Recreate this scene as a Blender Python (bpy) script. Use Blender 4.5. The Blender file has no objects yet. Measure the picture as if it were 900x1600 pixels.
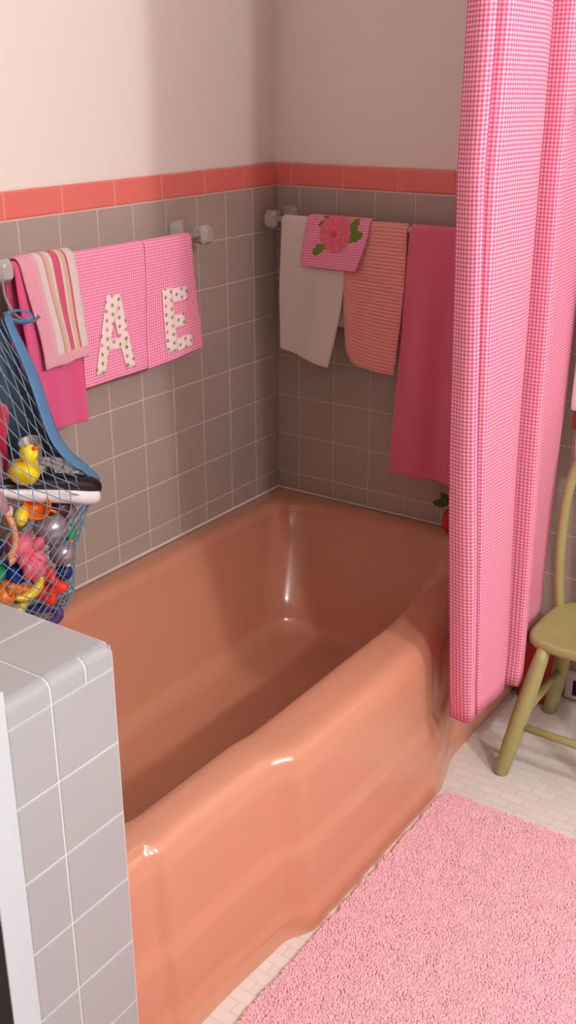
import bpy, bmesh, math, random
from mathutils import Vector, Matrix, noise
random.seed(7)
C = bpy.context.scene.collection
PI = math.pi

# ------------------------------------------------------------------ helpers
def lin(r, g, b):
    f = lambda c: (c/255/12.92) if c/255 <= .04045 else ((c/255+.055)/1.055)**2.4
    return (f(r), f(g), f(b), 1)

class NT:
    """small node-tree helper"""
    def __init__(s, name):
        s.m = bpy.data.materials.new(name); s.m.use_nodes = True
        s.t = s.m.node_tree; s.b = s.t.nodes['Principled BSDF']; s.o = s.t.nodes['Material Output']
    def n(s, typ, **kw):
        nd = s.t.nodes.new(typ)
        for k, v in kw.items(): setattr(nd, k, v)
        return nd
    def l(s, a, b): s.t.links.new(a, b)
    def math(s, op, a, b=None, c=None):
        nd = s.n('ShaderNodeMath', operation=op)
        for i, v in enumerate((a, b, c)):
            if v is None: continue
            if isinstance(v, (int, float)): nd.inputs[i].default_value = v
            else: s.l(v, nd.inputs[i])
        return nd.outputs[0]
    def mix(s, fac, a, b):
        nd = s.n('ShaderNodeMix', data_type='RGBA')
        for i, v in ((0, fac), (6, a), (7, b)):
            if isinstance(v, (int, float, tuple)): nd.inputs[i].default_value = v
            else: s.l(v, nd.inputs[i])
        return nd.outputs[2]
    def bump(s, h, strength, dist):
        nd = s.n('ShaderNodeBump'); nd.inputs['Strength'].default_value = strength
        nd.inputs['Distance'].default_value = dist
        s.l(h, nd.inputs['Height']); s.l(nd.outputs[0], s.b.inputs['Normal'])
    def coord(s, which='Object'):
        return s.n('ShaderNodeTexCoord').outputs[which]
    def noise(s, scale, detail=2, which='Object'):
        nd = s.n('ShaderNodeTexNoise'); nd.inputs['Scale'].default_value = scale
        nd.inputs['Detail'].default_value = detail
        s.l(s.coord(which), nd.inputs['Vector']); return nd.outputs['Fac']
    def ramp(s, fac, stops, interp='LINEAR'):
        nd = s.n('ShaderNodeValToRGB'); nd.color_ramp.interpolation = interp
        el = nd.color_ramp.elements
        while len(el) < len(stops): el.new(1)
        for e, (p, c) in zip(el, stops): e.position = p; e.color = c
        s.l(fac, nd.inputs[0]); return nd.outputs[0]

def setp(b, **kw):
    for k, v in kw.items(): b.inputs[k.replace('_', ' ')].default_value = v

def mat(name, rgb, rough=.5, var=.06, nscale=6, bump=None, **kw):
    t = NT(name); c = lin(*rgb)
    if var:
        a = tuple(x*(1-var) for x in c[:3])+(1,); b = tuple(min(1, x*(1+var)) for x in c[:3])+(1,)
        t.l(t.mix(t.noise(nscale), a, b), t.b.inputs['Base Color'])
    else: t.b.inputs['Base Color'].default_value = c
    t.b.inputs['Roughness'].default_value = rough
    if bump: t.bump(t.noise(bump[0], 3), bump[1], bump[2])
    setp(t.b, **kw)
    return t.m

def terry(name, rgb, var=.10):
    t = NT(name); c = lin(*rgb)
    a = tuple(x*(1-var*1.6) for x in c[:3])+(1,); b = tuple(min(1, x*(1+var)) for x in c[:3])+(1,)
    t.l(t.mix(t.noise(420, 2), a, b), t.b.inputs['Base Color'])
    setp(t.b, Roughness=.95, Sheen_Weight=.25, Sheen_Roughness=.5)
    t.b.inputs['Specular IOR Level'].default_value = .1
    t.bump(t.noise(650, 3), .9, .003)
    return t.m

def uv_sep(t):
    s = t.n('ShaderNodeSeparateXYZ'); t.l(t.coord('UV'), s.inputs[0]); return s.outputs[0], s.outputs[1]

def gingham(name, pitch, light, mid, deep, transl=0.0):
    t = NT(name); u, v = uv_sep(t)
    a = t.math('LESS_THAN', t.math('FRACT', t.math('DIVIDE', u, pitch)), .5)
    b = t.math('LESS_THAN', t.math('FRACT', t.math('DIVIDE', v, pitch)), .5)
    s = t.math('MULTIPLY', t.math('ADD', a, b), .5)
    col = t.ramp(s, [(0, lin(*light)), (.25, lin(*mid)), (.75, lin(*deep))], 'CONSTANT')
    t.l(col, t.b.inputs['Base Color'])
    setp(t.b, Roughness=.9); t.b.inputs['Specular IOR Level'].default_value = .15
    t.bump(t.noise(900, 2), .25, .001)
    if transl:
        tr = t.n('ShaderNodeBsdfTranslucent'); t.l(col, tr.inputs[0])
        mx = t.n('ShaderNodeMixShader'); mx.inputs[0].default_value = transl
        t.l(t.b.outputs[0], mx.inputs[1]); t.l(tr.outputs[0], mx.inputs[2]); t.l(mx.outputs[0], t.o.inputs[0])
    return t.m

def link(name, me, m, parent=None, smooth=True):
    o = bpy.data.objects.new(name, me); C.objects.link(o)
    for x in (m if isinstance(m, (list, tuple)) else [m]): me.materials.append(x)
    if smooth:
        for p in me.polygons: p.use_smooth = True
    if parent:
        o.parent = parent
        o.location = Vector((0, 0, 0)) - parent.location
    return o

def obj(name, bm, m, parent=None, smooth=True):
    bmesh.ops.recalc_face_normals(bm, faces=bm.faces[:])
    me = bpy.data.meshes.new(name); bm.to_mesh(me); bm.free()
    return link(name, me, m, parent, smooth)

def tag(o, label, cat, group=None, kind=None):
    o['label'] = label; o['category'] = cat
    if group: o['group'] = group
    if kind: o['kind'] = kind
    return o

def thing(name, loc, label, cat, group=None):
    o = bpy.data.objects.new(name, None); C.objects.link(o); o.location = loc; o.empty_display_size = .05
    return tag(o, label, cat, group)

def struct(name, bm, m, smooth=False):
    o = obj(name, bm, m, None, smooth); o['kind'] = 'structure'; return o

def box(bm, lo, hi, bev=0, seg=2):
    r = bmesh.ops.create_cube(bm, size=1)
    vs = r['verts']
    for v in vs:
        v.co = Vector([(lo[i]+hi[i])/2 + v.co[i]*(hi[i]-lo[i]) for i in range(3)])
    if bev:
        es = list({e for v in vs for e in v.link_edges})
        bmesh.ops.bevel(bm, geom=es, offset=bev, segments=seg, affect='EDGES', profile=.5)

def blob(bm, loc, sc, rot=(0, 0, 0), u=20, v=14, mi=0, fn=None):
    r = bmesh.ops.create_uvsphere(bm, u_segments=u, v_segments=v, radius=1)
    from mathutils import Euler
    R = Euler(rot).to_matrix()
    sc = sc if isinstance(sc, (tuple, list)) else (sc,)*3
    for x in r['verts']:
        p = Vector(x.co)
        if fn: p = fn(p)
        x.co = R @ Vector((p.x*sc[0], p.y*sc[1], p.z*sc[2])) + Vector(loc)
    for f in {f for x in r['verts'] for f in x.link_faces}: f.material_index = mi

def frames(pts):
    T = []
    n = len(pts)
    for i in range(n):
        T.append((pts[min(i+1, n-1)]-pts[max(i-1, 0)]).normalized())
    up = Vector((0, 0, 1)) if abs(T[0].z) < .9 else Vector((1, 0, 0))
    N = [(up - T[0]*up.dot(T[0])).normalized()]
    for i in range(1, n):
        v = N[-1] - T[i]*N[-1].dot(T[i]); N.append(v.normalized())
    return T, N

def tube(bm, pts, r, n=10, cap=True, flat=1.0, mi=0):
    pts = [Vector(p) for p in pts]
    rs = r if isinstance(r, (list, tuple)) else [r]*len(pts)
    T, N = frames(pts); rings = []
    for p, t, nn, rr in zip(pts, T, N, rs):
        b = t.cross(nn)
        rings.append([bm.verts.new(p + (nn*math.cos(2*PI*k/n)*flat + b*math.sin(2*PI*k/n))*rr) for k in range(n)])
    fs = []
    for a, b in zip(rings, rings[1:]):
        for k in range(n): fs.append(bm.faces.new((a[k], a[(k+1) % n], b[(k+1) % n], b[k])))
    if cap: fs.append(bm.faces.new(rings[0])); fs.append(bm.faces.new(rings[-1]))
    for f in fs: f.material_index = mi

def catmull(ps, n=8):
    ps = [Vector(p) for p in ps]; out = []
    for i in range(len(ps)-1):
        p0 = ps[max(i-1, 0)]; p1 = ps[i]; p2 = ps[i+1]; p3 = ps[min(i+2, len(ps)-1)]
        for k in range(n):
            t = k/n
            out.append(.5*((2*p1)+(p2-p0)*t+(2*p0-5*p1+4*p2-p3)*t*t+(3*p1-p0-3*p2+p3)*t**3))
    out.append(ps[-1]); return out

def interp(tab, x):
    if x <= tab[0][0]: return tab[0][1]
    for (a, u), (b, v) in zip(tab, tab[1:]):
        if x <= b: return u+(v-u)*(x-a)/(b-a)
    return tab[-1][1]
def sstep(a, b, x):
    t = max(0, min(1, (x-a)/(b-a))); return t*t*(3-2*t)

def grid_mesh(name, fn, nu, nv, m, parent=None, uvfn=None, thick=0, sub=0, off=0.0):
    """fn(i/nu, j/nv) -> Vector; uvfn same -> (u,v)"""
    bm = bmesh.new(); uvl = bm.loops.layers.uv.new('UVMap')
    V = [[bm.verts.new(fn(i/nu, j/nv)) for j in range(nv+1)] for i in range(nu+1)]
    for i in range(nu):
        for j in range(nv):
            f = bm.faces.new((V[i][j], V[i+1][j], V[i+1][j+1], V[i][j+1]))
            if uvfn:
                for lp, (a, b) in zip(f.loops, ((i, j), (i+1, j), (i+1, j+1), (i, j+1))):
                    lp[uvl].uv = uvfn(a/nu, b/nv)
    me = bpy.data.meshes.new(name); bm.to_mesh(me); bm.free()
    o = link(name, me, m, parent)
    if thick:
        md = o.modifiers.new('thickness', 'SOLIDIFY'); md.thickness = thick; md.offset = off
    if sub:
        md = o.modifiers.new('smooth', 'SUBSURF'); md.levels = sub; md.render_levels = sub
    return o

# ------------------------------------------------------------------ materials
def tile_mat(name, rgb, rough=.22):
    t = NT(name); c = lin(*rgb)
    a = tuple(x*.94 for x in c[:3])+(1,); b = tuple(x*1.05 for x in c[:3])+(1,)
    t.l(t.mix(t.noise(5, 3), a, b), t.b.inputs['Base Color'])
    setp(t.b, Roughness=rough); t.bump(t.noise(14, 1), .08, .004)
    return t.m
M = {}
M['paint'] = mat('wall_paint', (241, 231, 224), .85, .02, 2, (60, .1, .002))
M['ceil'] = mat('ceiling_paint', (205, 202, 194), .9, .02, 2)
M['tile'] = tile_mat('grey_tile', (178, 165, 154))
M['grout'] = mat('grout', (226, 214, 202), .9, .05, 30)
M['coral'] = tile_mat('coral_tile', (235, 126, 116))
M['coral_grout'] = mat('coral_grout', (232, 150, 138), .9, .04, 30)
M['tub'] = mat('peach_enamel', (209, 145, 117), .17, .025, 3, Coat_Weight=.22, Coat_Roughness=.05)
M['caulk'] = mat('caulk', (232, 216, 204), .6, .03)
M['white_wood'] = mat('white_painted_wood', (196, 206, 214), .4, .02, 4)
M['dark'] = mat('near_black_brown', (14, 8, 7), .8, .2, 8)
M['ceramic'] = mat('pale_grey_ceramic', (182, 174, 168), .18, .03)
M['bar'] = mat('clear_grey_bar', (205, 198, 194), .15, .02, Metallic=.0)
M['white_t'] = terry('white_terry', (250, 240, 232), .05)
M['hotpink_t'] = terry('hot_pink_terry', (244, 96, 150))
M['salmon_t'] = None
M['deep_t'] = terry('deep_pink_terry', (252, 122, 152))
M['pale_t'] = terry('pale_pink_terry', (246, 214, 220), .05)
M['red_t'] = terry('dark_red_terry', (150, 40, 48))
M['ging'] = gingham('pink_gingham_curtain', .0074, (253, 212, 222), (245, 144, 176), (232, 94, 140), .13)
M['ging2'] = gingham('pink_gingham_towel', .0062, (255, 206, 220), (248, 146, 182), (240, 108, 158))
t = NT('salmon_ribbed_terry'); u, v = uv_sep(t)
w = t.math('SINE', t.math('MULTIPLY', v, 2*PI/.0085))
w = t.math('MULTIPLY_ADD', w, .5, .5)
t.l(t.mix(w, lin(248, 156, 150), lin(255, 180, 172)), t.b.inputs['Base Color'])
setp(t.b, Roughness=.95, Sheen_Weight=.25)
h = t.math('ADD', t.math('MULTIPLY', w, 2.0), t.noise(600, 3)); t.bump(h, .7, .002); M['salmon_t'] = t.m
# striped terry: stripes run down the towel, plain pink hem at the bottom
t = NT('striped_terry'); u, v = uv_sep(t)
W_ = (240, 222, 216); P_ = (240, 150, 170); D_ = (226, 84, 118); S_ = (226, 196, 160)
st = t.ramp(t.math('SUBTRACT', 1.0, t.math('DIVIDE', u, .14)), [(0, lin(244, 168, 186)), (.22, lin(242, 182, 196)), (.29, lin(*W_)), (.40, lin(226, 120, 146)), (.425, lin(*S_)),
            (.50, lin(*W_)), (.555, lin(*D_)), (.69, lin(*W_)), (.725, lin(*S_)), (.80, lin(*D_)), (.835, lin(*W_))], 'CONSTANT')
hem = t.math('LESS_THAN', v, .022)
t.l(t.mix(hem, st, lin(244, 178, 190)), t.b.inputs['Base Color'])
setp(t.b, Roughness=.95, Sheen_Weight=.25); t.bump(t.noise(650, 3), .9, .003); M['striped_t'] = t.m
# dotted white applique
t = NT('dotted_applique'); u, v = uv_sep(t); p = .0185
cu = t.math('SUBTRACT', t.math('FRACT', t.math('DIVIDE', u, p)), .5)
row = t.math('FLOOR', t.math('DIVIDE', u, p))
off = t.math('MULTIPLY', t.math('FRACT', t.math('MULTIPLY', row, .5)), 1.0)
vv = t.math('ADD', t.math('DIVIDE', v, p), off)
cv = t.math('SUBTRACT', t.math('FRACT', vv), .5)
d = t.math('SQRT', t.math('ADD', t.math('MULTIPLY', cu, cu), t.math('MULTIPLY', cv, cv)))
dot = t.math('LESS_THAN', d, .22)
par = t.math('GREATER_THAN', t.math('FRACT', t.math('MULTIPLY', t.math('ADD', t.math('FLOOR', vv), row), .3334)), .4)
t.l(t.mix(dot, lin(250, 226, 224), t.mix(par, lin(154, 160, 84), lin(216, 146, 146))), t.b.inputs['Base Color'])
setp(t.b, Roughness=.9); M['applique'] = t.m
# floor mosaic
t = NT('white_mosaic_floor')
br = t.n('ShaderNodeTexBrick'); t.l(t.coord('Object'), br.inputs['Vector'])
br.inputs['Color1'].default_value = lin(232, 227, 222); br.inputs['Color2'].default_value = lin(226, 220, 215)
br.inputs['Mortar'].default_value = lin(216, 209, 203); br.inputs['Scale'].default_value = 1
br.inputs['Mortar Size'].default_value = .0013; br.inputs['Brick Width'].default_value = .051
br.inputs['Row Height'].default_value = .0255; br.inputs['Mortar Smooth'].default_value = .3
t.l(br.outputs['Color'], t.b.inputs['Base Color']); setp(t.b, Roughness=.4)
t.bump(t.math('SUBTRACT', 1.0, br.outputs['Fac']), .3, .001); M['floor'] = t.m
# rug
t = NT('pink_pile'); n1 = t.noise(120, 3); n2 = t.noise(600, 2)
f = t.math('ADD', t.math('MULTIPLY', n1, .55), t.math('MULTIPLY', n2, .45))
t.l(t.ramp(f, [(.25, lin(236, 172, 186)), (.5, lin(244, 192, 202)), (.75, lin(250, 210, 216))]), t.b.inputs['Base Color'])
setp(t.b, Roughness=1.0, Sheen_Weight=.3); t.b.inputs['Specular IOR Level'].default_value = .05
M['rug'] = t.m
M['chair'] = mat('green_paint', (164, 158, 104), .42, .04, 10)
M['net'] = mat('blue_grey_cord', (120, 150, 172), .7, .1, 30)
M['band'] = mat('blue_tape', (84, 132, 176), .75, .08, 60)
M['panel'] = mat('dark_blue_matte', (72, 88, 104), .9, .15, 80)
M['petal'] = mat('coral_petals', (242, 118, 140), .8, .18, 60)
M['petal_c'] = mat('flower_centre', (206, 90, 110), .8, .1, 60)
M['leaf'] = mat('leaf_green', (112, 138, 44), .8, .2, 50)
M['piping'] = mat('pink_piping', (240, 150, 170), .8, .05)
def plastic(n, rgb, r=.3, **kw): return mat(n, rgb, r, .03, 20, **kw)
X = dict(yellow=plastic('yellow_rubber', (246, 214, 30)), orange=plastic('orange_plastic', (240, 122, 20)),
  red=plastic('red_foam', (226, 58, 38), .6), black=plastic('black_rubber', (30, 24, 32), .25), white=plastic('white_rubber', (232, 228, 230), .25),
  silver=plastic('pearl_silver', (176, 164, 170), .25, Metallic=.55), pink=plastic('coral_rubber', (232, 96, 118), .45),
  skin=plastic('peach_plastic', (236, 160, 112), .45), mauve=plastic('mauve_cloth', (190, 140, 150), .8), blue=plastic('blue_plastic', (30, 62, 160)),
  green=plastic('green_plastic', (40, 150, 96)), maroon=plastic('maroon_plastic', (74, 30, 30), .35), purple=plastic('purple_foam', (84, 60, 120), .6),
  lemon=plastic('pale_yellow', (226, 206, 84)), redor=plastic('beak_orange', (238, 90, 30)), redcloth=plastic('red_cloth', (206, 62, 84), .8),
  cup=plastic('frosted_cup', (196, 190, 178), .3, Transmission_Weight=.4), bottle=plastic('clear_bottle', (214, 160, 180), .15, Transmission_Weight=.5),
  navy=plastic('navy_plastic', (30, 44, 100)), hair=plastic('doll_hair', (120, 72, 40), .6), redbin=plastic('red_bin', (190, 44, 36), .4))

# ------------------------------------------------------------------ room shell
ZB = 1.195          # underside of the coral border
T = .1095           # tile pitch
XR, YF, ZC = 2.85, -3.1, 2.42
bm = bmesh.new(); box(bm, (-.15, YF-.1, -.06), (XR+.1, .1, 0)); struct('floor', bm, M['floor'])
bm = bmesh.new(); box(bm, (-.15, YF-.1, ZC), (XR+.1, .1, ZC+.06)); struct('ceiling', bm, M['ceil'])
bm = bmesh.new(); box(bm, (-.13, YF, 0), (-.007, .12, ZC)); struct('wall_left', bm, M['paint'])
bm = bmesh.new(); box(bm, (-.007, .007, 0), (XR, .12, ZC)); struct('wall_back', bm, M['paint'])
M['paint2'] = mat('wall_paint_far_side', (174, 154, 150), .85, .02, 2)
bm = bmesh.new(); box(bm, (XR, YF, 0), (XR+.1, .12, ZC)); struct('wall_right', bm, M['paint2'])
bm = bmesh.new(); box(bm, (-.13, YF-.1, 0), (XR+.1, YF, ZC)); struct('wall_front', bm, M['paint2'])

def tiles(bm, rects, P, gap=.0026, bev=.0016, depth=.0045):
    """rects in (u0,u1,v0,v1); P(u,v,w) -> world point with w out of the wall.  material 0 tile, 1 grout"""
    for (u0, u1, v0, v1) in rects:
        g = gap/2
        lo = [P(a, b, -depth) for a, b in ((u0+g, v0+g), (u1-g, v0+g), (u1-g, v1-g), (u0+g, v1-g))]
        md = [P(a, b, -bev*.6) for a, b in ((u0+g, v0+g), (u1-g, v0+g), (u1-g, v1-g), (u0+g, v1-g))]
        h = g+bev
        hi = [P(a, b, 0) for a, b in ((u0+h, v0+h), (u1-h, v0+h), (u1-h, v1-h), (u0+h, v1-h))]
        A, B, D = [[bm.verts.new(p) for p in q] for q in (lo, md, hi)]
        bm.faces.new(D)
        for q, r in ((A, B), (B, D)):
            for k in range(4): bm.faces.new((q[k], q[(k+1) % 4], r[(k+1) % 4], r[k]))
        q = [bm.verts.new(P(a, b, -.0016)) for a, b in ((u0, v0), (u1, v0), (u1, v1), (u0, v1))]
        bm.faces.new(q).material_index = 1

def spans(a, b, start, pitch):
    """cut [a,b] by joints at start + k*pitch"""
    k = math.ceil((a-start)/pitch - 1e-6); xs = [a]
    while start+k*pitch < b-1e-6:
        if start+k*pitch > a+1e-4: xs.append(start+k*pitch)
        k += 1
    xs.append(b); return list(zip(xs, xs[1:]))
PL = lambda u, v, w: Vector((w, -u, v))          # left wall: u runs toward the viewer
PB = lambda u, v, w: Vector((u, -w, v))          # back wall: u runs right
rows = [(ZB-(k+1)*T, ZB-k*T) for k in range(10)] + [(0, ZB-10*T)]
bm = bmesh.new(); tiles(bm, [(a, b, c, d) for a, b in spans(0, 2.3, .102, T) for c, d in rows], PL)
struct('trim_1', bm, [M['tile'], M['grout']])
bm = bmesh.new(); tiles(bm, [(a, b, c, d) for a, b in spans(0, XR, .071, T) for c, d in rows], PB)
struct('trim_2', bm, [M['tile'], M['grout']])
bm = bmesh.new(); tiles(bm, [(a, b, ZB, ZB+.055) for a, b in spans(0, 2.3, .137, .1525)], PL, bev=.003)
struct('trim_3', bm, [M['coral'], M['coral_grout']])
bm = bmesh.new(); tiles(bm, [(a, b, ZB, ZB+.055) for a, b in spans(0, XR, .046, .1525)], PB, bev=.003)
struct('trim_4', bm, [M['coral'], M['coral_grout']])

# pony wall at the foot of the tub
XP, Y0, Y1, Y2, ZT = .793, -1.489, -1.595, -1.664, .795
bm = bmesh.new(); box(bm, (0.0, Y2, 0), (XP-.005, Y0-.005, ZT-.005))
for f in bm.faces: f.material_index = 1
PE = lambda u, v, w: Vector((XP+w, Y0-u, v))
zg = .761
rws = [(zg-(k+1)*T, zg-k*T) for k in range(6)] + [(0, zg-6*T)]
tiles(bm, [(a, b, max(c, 0), d) for a, b in ((0, Y0-Y1), (Y0-Y1, Y0-Y2)) for c, d in rws], PE)
PT = lambda u, v, w: Vector((u, Y0-v, ZT+w))
xj = [.782, .675, .566, .456, .347, .237, .128, 0]
tiles(bm, [(b, a, c, d) for a, b in zip(xj, xj[1:]) for c, d in ((0, Y0-Y1), (Y0-Y1, Y0-Y2))], PT)
PK = lambda u, v, w: Vector((u, Y0+w, v))
rk = [(.37, zg-3*T), (zg-3*T, zg-2*T), (zg-2*T, zg-T), (zg-T, zg), (zg, ZT-.002)]
tiles(bm, [(b, a, c, d) for a, b in zip([XP-.002]+xj[1:], xj[1:]) for c, d in rk], PK)
def bull(ya, yb):
    R_ = .016; prof = [(.7770, ZT+.0001)] + [(XP-R_+R_*math.sin(a), ZT-R_+R_*math.cos(a)) for a in [PI/2*k/8 for k in range(9)]] + [(XP, zg+.0013)]
    g = .0013; rings = []
    for y, ins in ((ya-g, .003), (ya-g, .0012), (ya-g-.0014, 0), (yb+g+.0014, 0), (yb+g, .0012), (yb+g, .003)):
        rings.append([bm.verts.new((x-ins*.7, y, z-ins*.7)) for x, z in prof])
    for a, b in zip(rings, rings[1:]):
        for k in range(len(prof)-1): bm.faces.new((a[k], a[k+1], b[k+1], b[k]))
    q = [(x-.0014, z-.0014) for x, z in prof]
    a = [bm.verts.new((x, ya, z)) for x, z in q]; b = [bm.verts.new((x, yb, z)) for x, z in q]
    for k in range(len(q)-1): bm.faces.new((a[k], a[k+1], b[k+1], b[k])).material_index = 1
for a, b in ((Y0, -1.5365), (-1.5365, Y1), (Y1, Y2)): bull(a, b)
pony_tile = tile_mat('grey_tile_cool_lit', (166, 169, 172), .3)  # wall tile again, with the half wall's cooler light put into its colour
struct('wall_divider', bm, [pony_tile, mat('white_grout', (222, 224, 222), .9, .03, 30)])
bm = bmesh.new(); box(bm, (0, -1.706, 0), (XP+.002, Y2-.0005, ZT+.02), .0015); struct('trim_5', bm, M['white_wood'])
bm = bmesh.new(); box(bm, (0, -1.80, 0), (XP+.0005, -1.7065, ZT+.01), .001); struct('dark_slab_1', bm, M['dark'])  # near-black slab beside the white board, almost flush with it

# ------------------------------------------------------------------ bathtub
def rrect(x0, x1, y0, y1, r, ns=200, nc=8):
    """closed loop, same point count whatever the size; starts at the front-right corner going +y on the x1 side"""
    pts = []
    cs = [((x1-r, y0+r), -PI/2), ((x1-r, y1-r), 0), ((x0+r, y1-r), PI/2), ((x0+r, y0+r), PI)]
    for k in range(4):
        (cx, cy), a0 = cs[k]
        for j in range(nc+1):
            a = a0+PI/2*j/nc; pts.append([cx+r*math.cos(a), cy+r*math.sin(a)])
        (nx, ny), na = cs[(k+1) % 4]
        ex, ey = pts[-1]; sx, sy = nx+r*math.cos(na), ny+r*math.sin(na)
        for j in range(1, ns): pts.append([ex+(sx-ex)*j/ns, ey+(sy-ey)*j/ns])
    return pts
def bow(y):
    return (.25*sstep(-1.28, -1.06, y)+.75*sstep(-1.10, -1.032, y))*(1-sstep(-.56, -.38, y)) - .30*(1-sstep(-1.385, -1.360, y))
YN = -1.487
def ring(x0, x1, y0, y1, r, z, bw=0.0, arch=0.0, flange=False):
    out = []
    for x, y in rrect(x0, x1, y0, y1, r):
        fr = max(0, min(1, (x-x0)/(x1-x0)))
        xx = x + bw*(bow(y) if flange else max(0, bow(y)))*sstep(.75, 1, fr)
        if arch: # far rim bows toward the wall in the middle
            yy = y + arch*sstep(.80, 1, (y-y0)/(y1-y0))*math.sin(PI*max(0, min(1, (x-x0)/(x1-x0))))
        else: yy = y
        out.append(Vector((xx, yy, z)))
    return out
XA = .767; B = .038
R = []
for z, dx in ((0, 0), (.040, -.0008), (.048, -.002), (.058, -.0065), (.075, -.008), (.165, -.0085), (.178, -.010), (.192, -.0165), (.21, -.018), (.30, -.019), (.325, -.020)):
    R.append(ring(0.001, XA+dx, YN, -.001, .003, z, B, flange=True))
for k in range(1, 8):                       # big rolled outer edge
    a = PI/2*k/7
    R.append(ring(0.001, XA-.020-.042*(1-math.cos(a)), YN, -.001, .003, .325+.052*math.sin(a), B, flange=k < 6))
R.append(ring(.03, XA-.078, YN+.03, -.02, .03, .3785, B*.7))
R.append(ring(.045, XA-.088, YN+.06, -.034, .07, .3785, B*.35, .004))
for k in range(1, 8):                       # inner roll
    a = PI/2*k/7; q = .030*math.sin(a); zz = .3785-.030*(1-math.cos(a))
    R.append(ring(.050+q, XA-.092-q*.9, YN+.07+q, -.055-q, .085-q*.4, zz, B*.3, .025))
for s_, z in ((.2, .31), (.4, .265), (.6, .215), (.8, .165), (.92, .13)):
    R.append(ring(.080+.075*s_, XA-.119-.06*s_, YN+.10+.05*s_, -.085-.12*s_, .075+.035*s_, z, B*.3*(1-s_), .025*(1-s_)))
for k in range(1, 7):                       # cove to the basin floor
    a = PI/2*k/6; c = .055
    R.append(ring(.149+c*(1-math.cos(a)), XA-.174-c*(1-math.cos(a)), YN+.146+c*(1-math.cos(a)), -.195-c*(1-math.cos(a)), .107, .13-.055*math.sin(a), 0))
R.append(ring(.26, XA-.30, YN+.32, -.42, .05, .071, 0))
bm = bmesh.new(); VR = [[bm.verts.new(p) for p in q] for q in R]; n = len(R[0])
for a, b in zip(VR, VR[1:]):
    for k in range(n): bm.faces.new((a[k], a[(k+1) % n], b[(k+1) % n], b[k]))
bm.faces.new(VR[-1])
tub = thing('bathtub', (.4, -.75, 0), 'glossy peach built-in bathtub with a bowed apron in the tiled corner', 'bathtub')
obj('tub_shell', bm, M['tub'], tub)
bm = bmesh.new(); bmesh.ops.create_circle(bm, cap_ends=True, radius=.024, segments=24, matrix=Matrix.Translation((.40, -1.15, .0735)))
obj('drain', bm, mat('chrome', (200, 200, 200), .15, 0, Metallic=1.0), tub)
bm = bmesh.new(); tube(bm, [(.001, Y0, .378), (.001, -.001, .378), (.745, -.001, .378)], .0035, 8); struct('trim_6', bm, M['caulk'], True)
# (the mitre of that bead sits in the corner)

# ------------------------------------------------------------------ towel bars
def towel_bar(axis, a0, a1, z, out, label):
    P = (lambda a, o, zz: Vector((o, -a, zz))) if axis == 'y' else (lambda a, o, zz: Vector((a, -o, zz)))
    th = thing('towel_bar', P((a0+a1)/2, 0, z), label, 'towel bar')
    bm = bmesh.new(); tube(bm, [P(a0, out, z), P(a1, out, z)], .0085, 16); obj('bar', bm, M['bar'], th)
    for a in (a0, a1):
        bm = bmesh.new()
        secs = [(.0005, .026, .026), (.010, .026, .026), (.014, .016, .018), (.022, .007, .008), (.060, .007, .008), (.068, .016, .019), (.090, .018, .022), (.102, .011, .014)]
        rings = []
        for o, ha, hz in secs:
            c = .35
            prof = [(-1, -1+c), (-1, 1-c), (-1+c, 1), (1-c, 1), (1, 1-c), (1, -1+c), (1-c, -1), (-1+c, -1)]
            rings.append([bm.verts.new(P(a+ha*p, o, z+hz*q-(.006 if hz < .01 else 0))) for p, q in prof])
        for r0, r1 in zip(rings, rings[1:]):
            for k in range(8): bm.faces.new((r0[k], r0[(k+1) % 8], r1[(k+1) % 8], r1[k]))
        bm.faces.new(rings[0]); bm.faces.new(rings[-1])
        bmesh.ops.bevel(bm, geom=bm.edges[:], offset=.0012, segments=1, affect='EDGES')
        obj('bracket', bm, M['ceramic'], th, False)
ZBAR, OUT = 1.122, .08
towel_bar('y', .403, .992, ZBAR, OUT, 'pale grey towel bar on the left wall holding the letter towels')
towel_bar('x', .046, .70, ZBAR, OUT, 'pale grey towel bar on the back wall holding the white and salmon towels')
towel_bar('x', .925, 1.35, ZBAR, OUT, 'pale towel bar on the back wall right of the shower curtain')

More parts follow.
